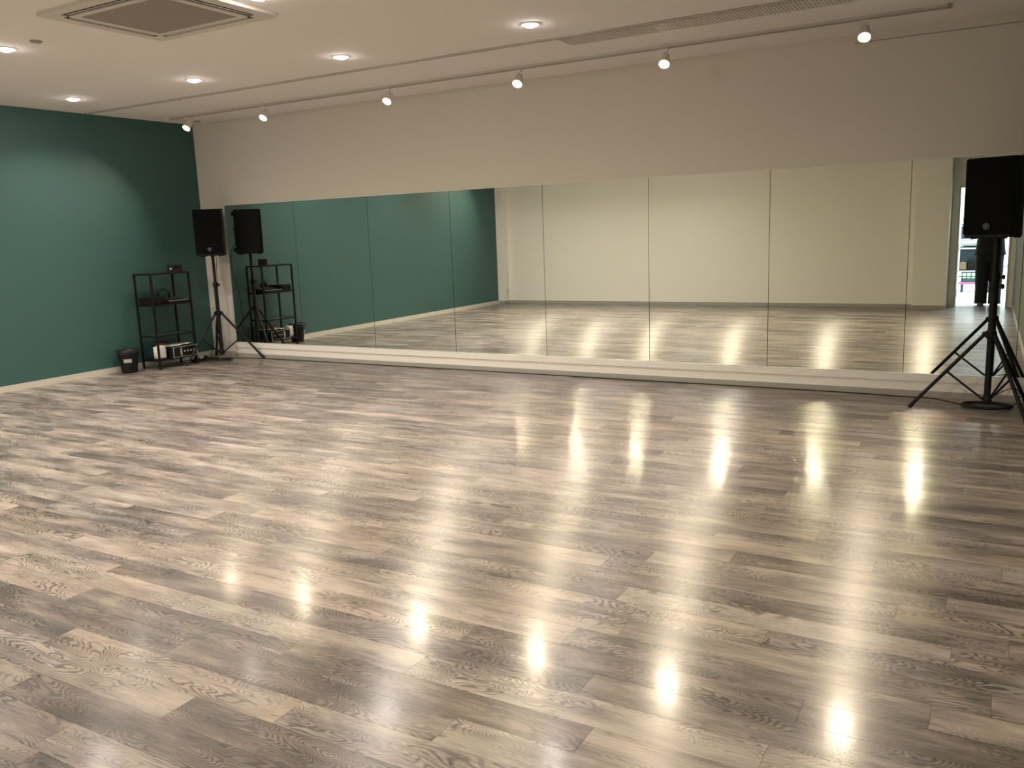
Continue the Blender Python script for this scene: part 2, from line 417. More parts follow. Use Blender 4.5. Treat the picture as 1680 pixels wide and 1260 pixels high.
TX = [.73, 2.05, 3.87, 5.46, 6.95, 8.60]
names = ['white track spotlight in front of the corner where green wall meets white wall',
         'second track spotlight from the green wall', 'third track spotlight from the green wall',
         'fourth track spotlight from the green wall', 'fifth track spotlight from the green wall, second from the right end of the track',
         'nearest and brightest track spotlight, last before the right end of the track']
def spot_head(x, y, label, group, aim, power, spread=150, track_z=H-.032):
    t = thing('track_spotlight', label, 'spotlight', (x, y, track_z), 0, group)
    link('adaptor', quick(box, -.035, .035, -.014, .014, -.022, 0), M['white_plastic'], t, bevel=.003)
    d = Vector(aim).normalized()
    piv = Vector((0, 0, -.098))
    bm = BM(); tube(bm, [(0, 0, -.02), (0, 0, -.070), piv + Vector((.038, 0, 0)), piv + Vector((.038, 0, -.03))], .006)
    link('stem', bm, M['white_plastic'], t, smooth=True)
    q = d.to_track_quat('-Z', 'Y').to_matrix().to_4x4(); q.translation = piv - d*.025
    bm = BM(); lathe(bm, [(.014, .045), (.034, .040), (.042, .0), (.048, -.062), (.0475, -.070), (.043, -.068), (.042, -.058)], n=24, mtx=q)
    link('lamp_head', bm, M['white_plastic'], t, smooth=True)
    bm = BM(); lathe(bm, [(.0435, -.066), (.0435, -.0715)], n=24, mtx=q)
    link('lens', bm, M['lens_spot'], t)
    p = Vector((x, y, track_z)) + piv - d*.025 + d*.073
    lamp('track_lamp', 'AREA', p, power, TRACK_COL, .084, aim=d, spread=math.radians(spread))
for x, l in zip(TX, names):
    spot_head(x, -.69, l, 'white spotlights on the front ceiling track', (.10, -.85, -1), TRACK_W, 104)
for x, l in zip([.73, 2.05, 3.4, 5.1, 6.85, 8.5], ['first', 'second', 'third', 'fourth', 'fifth', 'sixth and last']):
    spot_head(x, -7.45, l + ' spotlight from the green wall on the rear ceiling track', 'spotlights on the rear ceiling track', (0, .9, -1), BACK_W, 92)
def track(y, x0, x1, label):
    t = thing('lighting_track', label, 'lighting track', (0, y, H))
    link('track_body', quick(box, x0, x1, -.015, .015, -.022, 0), M['track_body'], t)
    for s in (-1, 1): link('track_lip', quick(box, x0, x1, s*.014-.0025, s*.014+.0025, -.030, -.020), M['rail'], t)
    link('end_cap', quick(box, x1, x1+.03, -.020, .020, -.033, 0), M['grey_plastic'], t)
    link('feed_box', quick(box, x0-.10, x0, -.020, .020, -.033, 0), M['white_plastic'], t)
track(-.69, .42, 9.18, 'thin white lighting track carrying six spotlights along the mirror wall')
track(-7.45, .42, 9.0, 'lighting track along the rear wall, out of view')
# double-line slotted rail in the ceiling
t = thing('ceiling_rail', 'long narrow slotted rail set in the ceiling parallel to the lighting track', 'rail', (0, 0, 0))
link('rail_edge', quick(box, .004, 9.93, -1.552, -1.543, H-.008, H), M['rail'], t)
link('rail_edge', quick(box, .004, 9.93, -1.602, -1.593, H-.008, H), M['rail'], t)
link('slot', quick(box, .004, 9.93, -1.593, -1.552, H-.002, H), M['ceiling'], t)
# linear grille
t = thing('ceiling_grille', 'long fine-slatted air grille in the ceiling between rail and lighting track', 'grille', (0, 0, 0))
link('backing', quick(box, 6.3, 9.3, -1.525, -1.235, H-.002, H), M['track_body'], t)
x = 6.32; slat = None
while x < 9.29:
    if slat is None:
        slat = link('slat', quick(box, -.009, .009, -1.52, -1.24, H-.006, H-.001), M['ac_white'], t)
        slat.location.x = x
    else:
        s2_ = slat.copy(); COL.objects.link(s2_); s2_.location.x = x
    x += .028
# narrow surface joint on the wall top
struct('trim_7', quick(box, 8.42, 9.9, .001, .006, H-.075, H-.068), M['trim_grey'])
for x, y, l in ((1.29, -.63, 'small round ceiling sensor just behind the lighting track near the green wall'),
                (.37, -.22, 'small round ceiling sensor in the corner above the left loudspeaker'),
                (3.15, -4.09, 'small flush ceiling disc between the leftmost downlight and the air conditioner')):
    t = thing('ceiling_sensor', l, 'sensor', (x, y, H), 0, 'small ceiling sensors')
    bm = BM(); lathe(bm, [(.045, 0), (.045, -.006), (.036, -.012)], n=24); link('base', bm, M['grey_plastic'], t, smooth=True)
    bm = BM(); lathe(bm, [(.02, -.011), (.018, -.014), (.010, -.015)], n=16); link('sensor_head', bm, M['rail'], t, smooth=True)

# ceiling cassette air conditioner
t = thing('air_conditioner', 'square four-way ceiling cassette air conditioner with central intake grille', 'air conditioner', (4.535, -4.06, H))
hx, hy = .62, .51
def ring(bm, ax, ay, bx, by, z0, z1, cr=.03):
    def rr(a, b2, c): return [(a-c, -b2), (a-c*.3, -b2+c*.3), (a, -b2+c), (a, b2-c), (a-c*.3, b2-c*.3), (a-c, b2), (-a+c, b2), (-a+c*.3, b2-c*.3), (-a, b2-c), (-a, -b2+c), (-a+c*.3, -b2+c*.3), (-a+c, -b2)]
    O = rr(ax, ay, cr); I = rr(bx, by, cr*.6)
    vo0 = [bm.verts.new((*p, z0)) for p in O]; vo1 = [bm.verts.new((*p, z1)) for p in O]
    vi0 = [bm.verts.new((*p, z0)) for p in I]; vi1 = [bm.verts.new((*p, z1)) for p in I]
    n = len(O)
    for i in range(n):
        j = (i+1) % n
        bm.faces.new((vo0[i], vo0[j], vo1[j], vo1[i])); bm.faces.new((vi0[i], vi1[i], vi1[j], vi0[j]))
        bm.faces.new((vo1[i], vo1[j], vi1[j], vi1[i])); bm.faces.new((vo0[i], vi0[i], vi0[j], vo0[j]))
bm = BM(); ring(bm, hx, hy, hx-.095, hy-.085, 0, -.022); link('panel_frame', bm, M['ac_white'], t)
bm = BM(); ring(bm, hx-.155, hy-.140, hx-.215, hy-.190, 0, -.026, .015); link('inner_frame', bm, M['ac_white'], t)
link('slot_shade_plate', quick(box, -hx+.05, hx-.05, -hy+.05, hy-.05, -.017, -.0005), M['dark'], t)  # dark plate set nearly flush, its colour stands for shade inside the air slots
for i, (ax, ay, lx, ly) in enumerate([(0, -1, hx-.20, .017), (0, 1, hx-.20, .017), (-1, 0, .019, hy-.18), (1, 0, .019, hy-.18)]):
    cx, cy = ax*(hx-.125), ay*(hy-.112)
    tilt = Matrix.Translation((cx, cy, -.021)) @ Matrix.Rotation((-.22 if (i in (1, 2)) else .3)*(-ay if ay else ax), 4, 'X' if ay else 'Y')
    link('louver', quick(box, -lx, lx, -ly, ly, -.002, .002, mtx=tilt), M['ac_white'], t)
for sx in (-1, 1):
    for sy in (-1, 1):
        link('corner_cap', quick(box, sx*(hx-.10)-.055, sx*(hx-.10)+.055, sy*(hy-.09)-.05, sy*(hy-.09)+.05, -.0225, -.001), M['ac_white'], t)
gr = link('intake_grille', quick(box, -hx+.215, hx-.215, -hy+.190, hy-.190, -.022, -.001), M['ac_grille'], t)
bm = BM()
yy = -hy+.2
while yy < hy-.2:
    box(bm, -hx+.22, hx-.22, yy, yy+.006, -.026, -.0215); yy += .014
tag(link('grille_bar', bm, M['ac_grille'], gr), kind='stuff')

# small socket plate on the rear corner pier
t = thing('wall_socket', 'small white socket plate low on the rear corner pier', 'socket', (.18, -7.99, .26))
link('cover_plate', quick(box, 0, .007, -.035, .035, -.06, .06), M['white_plastic'], t, bevel=.002)
link('outlet', quick(box, .006, .010, -.014, .014, -.03, .03), M['grey_plastic'], t)

# ------------------------------------------------------------------ loudspeakers on stands
def speaker(name, label, loc, rz):
    t = thing(name, label, 'loudspeaker', loc, rz, 'loudspeakers on tripod stands')
    # local: front faces -Y, origin at underside centre
    w0, w1, d, h = .182, .120, .345, .600
    poly = [(-w0, -.12), (-w0+.012, -.155), (-w0+.03, -.165), (w0-.03, -.165), (w0-.012, -.155), (w0, -.12), (w0, -.02), (w1, d-.165), (-w1, d-.165), (-w0, -.02)]
    bm = BM(); prism(bm, poly, 0, h); link('cabinet', bm, M['black'], t, bevel=.014, seg=3, smooth=True)
    # grille: slightly bowed perforated sheet
    bm = BM(); n = 10; A = []
    for k in range(n+1):
        xx = -.176+.352*k/n; yb = -.167-.010*(1-(xx/.176)**2)
        A.append((xx, yb))
    prism(bm, A + [(.176, -.160), (-.176, -.160)], .026, h-.008)
    g = link('front_grille', bm, M['grille'], t, smooth=True, bevel=.004, seg=1)
    Rb = Matrix.Rotation(PI/2, 4, 'X'); Rb.translation = Vector((0, -.178, .085))
    bm = BM(); lathe(bm, [(.020, 0), (.0235, 0), (.0235, .004), (.020, .004), (.0195, .002)], n=28, mtx=Rb, loop=True)
    bd = link('badge', bm, M['badge'], g, smooth=True)
    # three crossed tuning forks inside the ring
    bm = BM()
    for k in range(3):
        m4 = Rb @ Matrix.Rotation(k*2*PI/3+PI/2, 4, 'Z')
        box(bm, -.0012, .0012, -.017, .004, .0035, .0050, mtx=m4)
        box(bm, -.0050, -.0028, .004, .016, .0035, .0050, mtx=m4); box(bm, .0028, .0050, .004, .016, .0035, .0050, mtx=m4)
        box(bm, -.0050, .0050, .003, .0052, .0035, .0050, mtx=m4)
    link('emblem', bm, M['badge'], g)
    link('bottom_strip', quick(box, -.160, .160, -.174, -.160, .008, .020), M['blackmetal'], t)
    # rear: input panel, knobs, handle lips, feet
    yb = d-.165
    pn = link('input_panel', quick(box, -.075, .075, yb-.004, yb+.006, .12, .40), M['blackmetal'], t, bevel=.003)
    for i in range(3):
        Rk = Matrix.Rotation(-PI/2, 4, 'X'); Rk.translation = Vector((-.045+.045*i, yb+.006, .34))
        bm = BM(); lathe(bm, [(.011, 0), (.009, .016), (.005, .017)], n=14, mtx=Rk); link('knob', bm, M['black'], pn)
    link('top_handle', quick(box, -.075, .075, yb-.01, yb+.030, h-.075, h-.03), M['black'], t, bevel=.010)
    link('lower_handle', quick(box, -.075, .075, yb-.01, yb+.030, .03, .085), M['black'], t, bevel=.010)
    for sx in (-1, 1):
        for sy in (-.12, .12): link('rubber_foot', quick(box, sx*.11-.016, sx*.11+.016, sy-.022, sy+.022, -.012, .004), M['rubber'], t, bevel=.003)
    bm = BM(); lathe(bm, [(.030, -.012), (.030, .006)], n=20); link('pole_socket', bm, M['blackmetal'], t)
    return t
def stand(label, loc, r, a0, hub=.645, top=1.395):
    t = thing('tripod_stand', label, 'speaker stand', loc, 0, 'tripod speaker stands')
    bm = BM(); tube(bm, [(0, 0, .62), (0, 0, top)], .019, 14); link('upper_pole', bm, M['blackmetal'], t, smooth=True)
    bm = BM(); tube(bm, [(0, 0, .075), (0, 0, 1.02)], .0255, 14); link('lower_pole', bm, M['blackmetal'], t, smooth=True)
    bm = BM(); lathe(bm, [(.030, .985), (.034, 1.0), (.034, 1.035), (.024, 1.05)], n=18); cl = link('clamp_collar', bm, M['black'], t, smooth=True)
    bm = BM(); tube(bm, [(.02, 0, 1.015), (.055, 0, 1.015)], .007); 
    Rk = Matrix.Rotation(PI/2, 4, 'Y'); Rk.translation = Vector((.05, 0, 1.015)); lathe(bm, [(.02, 0), (.022, .008), (.014, .022)], n=12, mtx=Rk)
    link('clamp_knob', bm, M['black'], cl, smooth=True)
    bm = BM(); lathe(bm, [(.029, hub-.045), (.040, hub-.03), (.040, hub+.015), (.029, hub+.025)], n=18); link('leg_hub', bm, M['black'], t, smooth=True)
    bm = BM(); lathe(bm, [(.027, .075), (.034, .085), (.034, .125), (.028, .14)], n=18); link('lower_collar', bm, M['black'], t, smooth=True)
    for k in range(3):
        a = a0+k*2*PI/3; c, s = math.cos(a), math.sin(a); nx, ny = -s, c
        top_ = Vector((c*.045, s*.045, hub-.01)); ft = Vector((c*r, s*r, .018))
        bm = BM(); tube(bm, [top_, ft], .0150, 10)
        lg = link('leg', bm, M['blackmetal'], t, smooth=True)
        bm = BM(); tube(bm, [ft - (ft-top_).normalized()*.03, ft + (ft-top_).normalized()*.012], .0185, 10); link('rubber_foot', bm, M['rubber'], lg, smooth=True)
        bm = BM(); box(bm, .02, .062, -.016, .016, hub-.030, hub+.012, mtx=Matrix.Rotation(a, 4, 'Z')); link('bracket', bm, M['black'], lg, bevel=.006)
        mid = top_.lerp(ft, .50)
        for sgn in (0,):
            o = Vector((nx, ny, 0))*.013*sgn
            bm = BM(); tube(bm, [Vector((c*.025, s*.025, .105))+o, mid+o], .0085, 8); link('brace', bm, M['blackmetal'], lg, smooth=True)
    return t
LX, LYs = .535, -.33
stand('black tripod stand in the corner by the green wall', (LX, LYs, 0), .565, math.radians(-93))
aimL = math.atan2(CAM.x-LX, -(CAM.y-LYs))          # turned towards the middle of the room
speaker('loudspeaker', 'black loudspeaker on the tripod stand in the corner by the green wall', (LX, LYs, 1.400), aimL-.16)
RXs, RYs = 9.600, -.56
stand('black tripod stand at the right end of the mirror', (RXs, RYs, 0), .56, math.radians(180))
speaker('loudspeaker', 'black loudspeaker at the right end of the mirror, cut by the picture edge', (RXs-.01, RYs+.01, 1.400), math.radians(-22))

# ------------------------------------------------------------------ rack with equipment
rk = thing('shelf_rack', 'open black metal rack with glass shelves against the green wall', 'rack', (.251, -.938, 0), math.radians(1))
dx, dy, rh = .154, .292, 1.215
for sx in (-1, 1):
    for sy in (-1, 1):
        link('post', quick(box, sx*dx-.011, sx*dx+.011, sy*dy-.011, sy*dy+.011, 0, rh), M['blackmetal'], rk, bevel=.002)
def shelf(z, glass=True):
    for sx in (-1, 1): link('rail', quick(box, sx*dx-.009, sx*dx+.009, -dy+.011, dy-.011, z-.022, z), M['blackmetal'], rk)
    for sy in (-1, 1): link('rail', quick(box, -dx+.011, dx-.011, sy*dy-.009, sy*dy+.009, z-.022, z), M['blackmetal'], rk)
    link('shelf', quick(box, -dx+.009, dx-.009, -dy+.009, dy-.009, z-.008, z-.003), M['glass'] if glass else M['blackmetal'], rk)
shelf(rh); shelf(.825, False); shelf(.43, True); shelf(.125, False)
def on_rack(x, y, z): return Vector((.251+x, -.938+y, z))
# small box on top
t = thing('receiver_box', 'small black electronic box standing on top of the rack', 'device', on_rack(.05, .17, rh+.001), math.radians(35))
link('case', quick(box, -.085, .085, -.05, .05, 0, .088), M['black'], t, bevel=.006)
bm = BM(); Rk = Matrix.Rotation(PI/2, 4, 'X'); Rk.translation = Vector((-.03, -.05, .04)); lathe(bm, [(.013, 0), (.011, .010)], n=16, mtx=Rk); link('knob', bm, M['silver'], t, smooth=True)
link('display', quick(box, .005, .07, -.0515, -.049, .045, .07), M['grille'], t)
# mixer on the middle shelf
t = thing('audio_mixer', 'flat black mixing console with a row of silver keys on the upper shelf', 'mixer', on_rack(.030, .10, .826), math.radians(3))
bm = BM(); prism(bm, [(-.14, 0), (.14, 0), (.14, .022), (-.14, .065)], -.165, .165, mtx=Matrix.Rotation(PI/2, 4, 'X')); mb = link('case', bm, M['black'], t, bevel=.004)
kb = None
for i in range(11):
    b3 = BM(); box(b3, .108, .132, -.150+i*.0275, -.130+i*.0275, .025, .031); link('key', b3, M['silver'], t)
for i in range(8):
    for j in range(3):
        b3 = BM(); lathe(b3, [(.006, 0), (.005, .014)], c=(-.09+j*.05, -.13+i*.036, .050-j*.009), n=8); link('knob', b3, M['grey_plastic'], t)
t = thing('power_amplifier', 'black amplifier box at the left of the upper shelf', 'amplifier', on_rack(-.01, -.17, .826))
link('case', quick(box, -.13, .14, -.10, .09, .004, .085), M['black'], t, bevel=.004)
link('front_panel', quick(box, .14, .144, -.098, .088, .008, .08), M['blackmetal'], t)
for k in range(2):
    b3 = BM(); Rk = Matrix.Rotation(PI/2, 4, 'Y'); Rk.translation = Vector((.144, -.06+k*.10, .045)); lathe(b3, [(.014, 0), (.012, .014)], n=14, mtx=Rk); link('knob', b3, M['black'], t, smooth=True)
t = thing('headphones', 'black headphones resting on the mixing console', 'headphones', on_rack(-.08, .06, .885), math.radians(60))
bm = BM(); tube(bm, [(.075*math.cos(a), 0, .03+.085*math.sin(a)) for a in [PI*i/14 for i in range(15)]], .006); link('headband', bm, M['black'], t, smooth=True)
for s in (-1, 1):
    Rk = Matrix.Rotation(PI/2, 4, 'Y'); Rk.translation = Vector((s*.07-.012, 0, .035))
    b3 = BM(); lathe(b3, [(.026, 0), (.034, .006), (.034, .02), (.026, .026)], n=18, mtx=Rk); link('ear_cup', b3, M['black'], t, smooth=True)
# rack case at the bottom
t = thing('equipment_case', 'black rack case with silver edge strips on the bottom shelf', 'equipment case', on_rack(.02, .09, .126))
link('case_body', quick(box, -.140, .185, -.20, .180, 0, .135), M['black'], t, bevel=.004)
for z in (.002, .130): link('edge_strip', quick(box, .184, .189, -.20, .180, z, z+.006), M['silver'], t)
for y in (-.198, -.075, .170): link('corner_strip', quick(box, .184, .190, y, y+.010, 0, .136), M['silver'], t)
link('latch', quick(box, .186, .194, -.09, -.065, .03, .105), M['silver'], t)
pnl = link('front_panel', quick(box, .1845, .188, -.055, .165, .02, .12), M['blackmetal'], t)
for i in range(4):
    b3 = BM(); Rk = Matrix.Rotation(PI/2, 4, 'Y'); Rk.translation = Vector((.188, -.025+.05*i, .07)); lathe(b3, [(.012, 0), (.01, .012)], n=12, mtx=Rk); link('knob', b3, M['grey_plastic'], pnl, smooth=True)
def crumple(name, loc, size, m, label, cat, seed=1, rz=0, amp=.12):
    rg = random.Random(seed); bm = BM()
    bmesh.ops.create_cube(bm, size=1)
    bmesh.ops.subdivide_edges(bm, edges=bm.edges[:], cuts=5, use_grid_fill=True)
    for v in bm.verts:
        r = v.co.copy(); 
        n = Vector((rg.uniform(-1, 1), rg.uniform(-1, 1), rg.uniform(-1, 1)))*amp*.5
        rnd = r.normalized()*.62; v.co = r.lerp(rnd, .35) + n
        v.co = Vector((v.co.x*size[0], v.co.y*size[1], max(0, v.co.z+.5)*size[2]))
    o = link(name, bm, m, smooth='all', loc=loc); o.rotation_euler.z = rz
    return tag(o, label, cat)
crumple('paper_bag', on_rack(.075, -.205, .127), (.11, .115, .165), M['bagwhite'], 'crumpled white bag on the bottom shelf of the rack', 'bag', 4, .1)
bm = BM(); n = 8
vs = [[bm.verts.new((-.13+.26*i/n, -.16+.32*j/n, .002+.010*math.sin(i*1.3+j*.9)**2+.012*(i/n)*(j/n))) for j in range(n+1)] for i in range(n+1)]
for i in range(n):
    for j in range(n): bm.faces.new((vs[i][j], vs[i+1][j], vs[i+1][j+1], vs[i][j+1]))
o = link('paper_sheet', bm, M['paper'], smooth='all', loc=on_rack(.035, .075, .265)); tag(o, 'loose white paper lying on the silver-edged equipment case', 'paper')
sm = o.modifiers.new('thick', 'SOLIDIFY'); sm.thickness = .002
crumple('folded_cloth', on_rack(-.112, -.03, .2625), (.07, .14, .035), M['red'], 'folded red cloth on the equipment case, seen in the mirror', 'cloth', 9, .2, .05)

# waste bin
t = thing('waste_bin', 'black waste bin with a white label beside the rack', 'bin', (.165, -1.49, 0))
bm = BM(); lathe(bm, [(.088, .0), (.092, .004), (.124, .262), (.130, .266), (.130, .272), (.120, .272), (.117, .26), (.086, .012)], n=28); link('bin_body', bm, M['black'], t, smooth=True)
bm = BM(); rg = random.Random(5); rings = []
for r, z in ((.122, .235), (.131, .25), (.137, .276), (.126, .290), (.110, .280), (.09, .245), (.03, .235)):
    rings.append([bm.verts.new(((r+rg.uniform(-.004, .006))*math.cos(2*PI*k/28), (r+rg.uniform(-.004, .006))*math.sin(2*PI*k/28), z+rg.uniform(-.008, .012))) for k in range(28)])
for a, c in zip(rings, rings[1:]):
    for k in range(28): bm.faces.new((a[k], a[(k+1) % 28], c[(k+1) % 28], c[k]))
bm.faces.new(rings[-1]); link('bin_liner', bm, M['binbag'], t, smooth='all')
bm = BM(); A = []; nn = 6; angc = math.radians(-42)
for (z, r) in ((.135, .1105), (.180, .1160)):
    A.append([bm.verts.new((r*math.cos(angc+(k/nn-.5)*.85), r*math.sin(angc+(k/nn-.5)*.85), z)) for k in range(nn+1)])
for k in range(nn): bm.faces.new((A[0][k], A[0][k+1], A[1][k+1], A[1][k]))
bmesh.ops.solidify(bm, geom=bm.faces[:], thickness=-.002)
link('paper_label', bm, M['paper'], t)

# ------------------------------------------------------------------ cables
def cable(label, pts, r=.0042, k=7):
    bm = BM(); tube(bm, smooth_path(pts, k), r, 7); return tag(link('cable', bm, M['rubber'], smooth=True), label, 'cable')
cable('black cable hanging behind the left tripod stand', [(LX-.10, LYs+.15, 1.55), (LX-.16, LYs+.20, 1.42), (LX-.17, LYs+.19, 1.15), (LX-.14, LYs+.14, .85), (LX-.16, LYs+.10, .55), (LX-.22, LYs+.08, .25), (LX-.24, LYs, .03), (LX-.18, LYs-.12, .005)])
cable('black cable running along the plinth from the left tripod stand', [(LX-.18, LYs-.12, .005), (.42, -.25, .005), (.70, -.13, .005), (.95, -.085, .005), (1.10, -.07, .005), (1.5, -.065, .005), (2.4, -.06, .005), (4, -.058, .005), (5.5, -.058, .005), (7.0, -.058, .005), (8.2, -.06, .005), (8.7, -.075, .005), (8.95, -.10, .005), (9.15, -.10, .005), (9.30, -.20, .005), (9.44, -.32, .006)])
cable('short black cable draped from the right tripod stand', [(9.65, -.50, .13), (9.72, -.40, .16), (9.80, -.33, .17), (9.83, -.28, .08), (9.78, -.24, .006), (9.68, -.22, .006)], .0035)
coil = []
rg = random.Random(2)
for i in range(6*16):
    a = 2*PI*i/16; rr = .165+.018*math.sin(i*.21)+rg.uniform(-.003, .003)
    coil.append((9.60+rr*1.05*math.cos(a), -.34+rr*.75*math.sin(a), .006+.0022*(i/16)*1.6+.002*math.sin(i)))
bm = BM(); tube(bm, coil, .0045, 6)
tag(link('cable_coil', bm, M['rubber'], smooth=True), 'coiled black cable lying under the right tripod stand', 'cable')
for i, (cx, cy, ra, lab) in enumerate([(.40, -.42, .09, 'tangle of black cable on the floor between rack and left tripod stand'), (.62, -.36, .07, 'smaller loop of black cable under the left tripod stand')]):
    pts = []
    for j in range(60):
        a = 2*PI*j/13; rr = ra*(1+.35*math.sin(j*.37+i)); pts.append((cx+rr*1.2*math.cos(a), cy+rr*.8*math.sin(a), .006+.00035*j+.006*abs(math.sin(j*.5))))
    bm = BM(); tube(bm, smooth_path(pts, 2), .005, 6); tag(link('cable_coil', bm, M['rubber'], smooth=True), lab, 'cable')
t = thing('power_strip', 'black power strip on the floor beside the left tripod stand', 'power strip', (.33, -.50, 0), math.radians(70))
link('strip_body', quick(box, -.14, .14, -.026, .026, .002, .038), M['black'], t, bevel=.004)
for k in range(3): link('plug', quick(box, -.10+k*.07, -.07+k*.07, -.018, .018, .037, .068), M['white_plastic'] if k == 1 else M['black'], t, bevel=.004)

# ------------------------------------------------------------------ lobby seen through the doorway
t = thing('shelving_unit', 'black shelving loaded with bags and bins in the bright lobby beyond the doorway', 'shelf', (8.62, -10.0, 0))
for z in (.555, .975, 1.385): link('shelf', quick(box, -.60, .66, -.24, .20, z-.022, z), M['blackmetal'], t)
for sx in (-.60, .66):
    for sy in (-.24, .2): link('post', quick(box, sx-.014, sx+.014, sy-.014, sy+.014, 0, 1.75), M['blackmetal'], t)
crumple('shoulder_bag', (9.08, -9.98, 1.387), (.30, .24, .13), M['cloth_black'], 'slumped black bag on the top lobby shelf', 'bag', 12, 0, .06)
t = thing('storage_bin', 'blue-grey storage bin under the top lobby shelf', 'storage bin', (9.05, -9.97, 1.115), 0)
link('bin_body', quick(box, -.15, .17, -.14, .14, 0, .215), M['steelblue'], t, bevel=.01)
link('bin_lid', quick(box, -.155, .175, -.145, .145, .215, .23), M['steelblue'], t, bevel=.004)
crumple('plastic_bag', (9.05, -9.97, .977), (.36, .28, .115), M['film'], 'clear plastic wrapped bundle on the middle lobby shelf', 'bag', 21, 0, .08)
t = thing('storage_bin', 'blue-grey fabric box standing on the lowest lobby shelf behind the cardboard box', 'storage bin', (9.04, -10.07, .556), 0)
link('bin_body', quick(box, -.16, .18, -.14, .14, 0, .36), M['steelblue'], t, bevel=.012)
t = thing('cardboard_box', 'small brown cardboard box on the lowest lobby shelf', 'box', (8.96, -9.86, .556))
link('box_body', quick(box, -.055, .055, -.06, .06, 0, .13), M['cardboard'], t, bevel=.003)
link('tape', quick(box, -.012, .012, -.061, .061, .129, .1315), M['paper'], t)
crumple('helmet_bag', (9.14, -9.85, .556), (.20, .13, .20), M['cloth_black'], 'round dark grey bag on the lowest lobby shelf', 'bag', 33, 0, .04)
# low table with green crate
t = thing('low_table', 'low table with a pink edge on the white lobby floor', 'table', (9.02, -11.6, 0))
link('table_top', quick(box, -.20, .42, -.20, .20, .175, .195), M['lobby_wall'], t)
link('pink_edge', quick(box, -.20, .42, .19, .215, .165, .205), M['pink'], t, bevel=.004)
for sx in (-.13, .35):
    for sy in (-.15, .15): link('leg', quick(box, sx-.02, sx+.02, sy-.02, sy+.02, 0, .176), M['steelblue'], t)
t = thing('plastic_crate', 'dark green lattice crate on the low pink-edged table', 'crate', (9.06, -11.6, .196))
link('crate_base', quick(box, -.19, .25, -.16, .16, 0, .08), M['greenplastic'], t)
for i in range(6): link('crate_bar', quick(box, -.18+i*.08, -.16+i*.08, .14, .16, .07, .21), M['greenplastic'], t)
link('crate_rim', quick(box, -.19, .25, .138, .162, .19, .22), M['greenplastic'], t)
link('crate_rail', quick(box, -.30, .25, .138, .160, .115, .135), M['greenplastic'], t)

# ------------------------------------------------------------------ the photographer, seen in the mirror
def skin_bm(chains, sub=2):
    """chains: list of [(co, r)...] ; returns a bmesh of the skinned, smoothed surface"""
    me = bpy.data.meshes.new('tmp'); vs, es, rr, roots = [], [], [], []
    idx = {}
    for ch in chains:
        prev = None; first = True
        for co, r in ch:
            key = tuple(round(c, 4) for c in co)
            if key not in idx:
                idx[key] = len(vs); vs.append(co); rr.append(r)
                if first: roots.append(idx[key])
            first = False
            i = idx[key]
            if prev is not None and prev != i: es.append((prev, i))
            prev = i
    me.from_pydata(vs, es, []); o = bpy.data.objects.new('tmp', me); COL.objects.link(o)
    sk = o.modifiers.new('s', 'SKIN'); sk.use_smooth_shade = True
    for i, d in enumerate(me.skin_vertices[0].data):
        d.radius = (rr[i], rr[i]); d.use_root = i in roots
    sb = o.modifiers.new('u', 'SUBSURF'); sb.levels = sub; sb.render_levels = sub
    dg = bpy.context.evaluated_depsgraph_get(); dg.update()
    ev = o.evaluated_get(dg); m2 = bpy.data.meshes.new_from_object(ev)
    bm = bmesh.new(); bm.from_mesh(m2)
    bpy.data.objects.remove(o); bpy.data.meshes.remove(m2)
    return bm
PX, PY = 9.41, -8.64
person = thing('person', 'person in black top and dark trousers standing in the doorway, mirrored behind the right stand', 'person', (PX, PY, 0))
def L_(x, y, z): return (x-PX, y-PY, z)
sR, eR, wR, hR = L_(9.585, -8.64, 1.40), L_(9.60, -8.50, 1.20), L_(9.628, -8.41, 1.44), L_(9.645, -8.375, 1.52)
sL, eL, wL, hL = L_(9.235, -8.64, 1.40), L_(9.32, -8.46, 1.20), L_(9.475, -8.405, 1.43), L_(9.505, -8.375, 1.505)
pel = (0, 0, .93); chest = (0, -.01, 1.26); neck0 = (.01, -.005, 1.43)
body = [[(pel, .13), ((0, 0, 1.08), .115), (chest, .135), (neck0, .055), ((.018, .005, 1.50), .052), ((.022, .012, 1.56), .05)],
        [(chest, .135), (sR, .055), (eR, .040), (wR, .026), (hR, .030)],
        [(chest, .135), (sL, .055), (eL, .040), (wL, .026), (hL, .030)],
        [(pel, .13), ((.095, 0, .84), .085), ((.10, .01, .48), .055), ((.10, -.015, .10), .038), ((.10, .06, .045), .035)],
        [(pel, .13), ((-.095, 0, .84), .085), ((-.10, .01, .48), .055), ((-.10, -.015, .10), .038), ((-.10, .06, .045), .035)]]
def finger(a, b2, c, d, r): return [(a, r*1.05), (b2, r), (c, r*.93), (d, r*.8)]
for hnd, sg in ((hR, 1), (hL, -1)):
    hx_, hy_, hz_ = hnd
    for i, ln in enumerate((.95, 1.05, 1.0, .8)):
        z = hz_+.035-.021*i
        body.append(finger((hx_, hy_+.005, z), (hx_+sg*.012, hy_+.034*ln, z+.002), (hx_-sg*.008, hy_+.056*ln, z+.003), (hx_-sg*.034*ln, hy_+.058, z+.003), .0085))
    body.append(finger((hx_, hy_-.005, hz_-.02), (hx_-sg*.022, hy_-.006, hz_+.008), (hx_-sg*.036, hy_+.004, hz_+.026), (hx_-sg*.046, hy_+.010, hz_+.040), .0095))
bm = skin_bm(body)
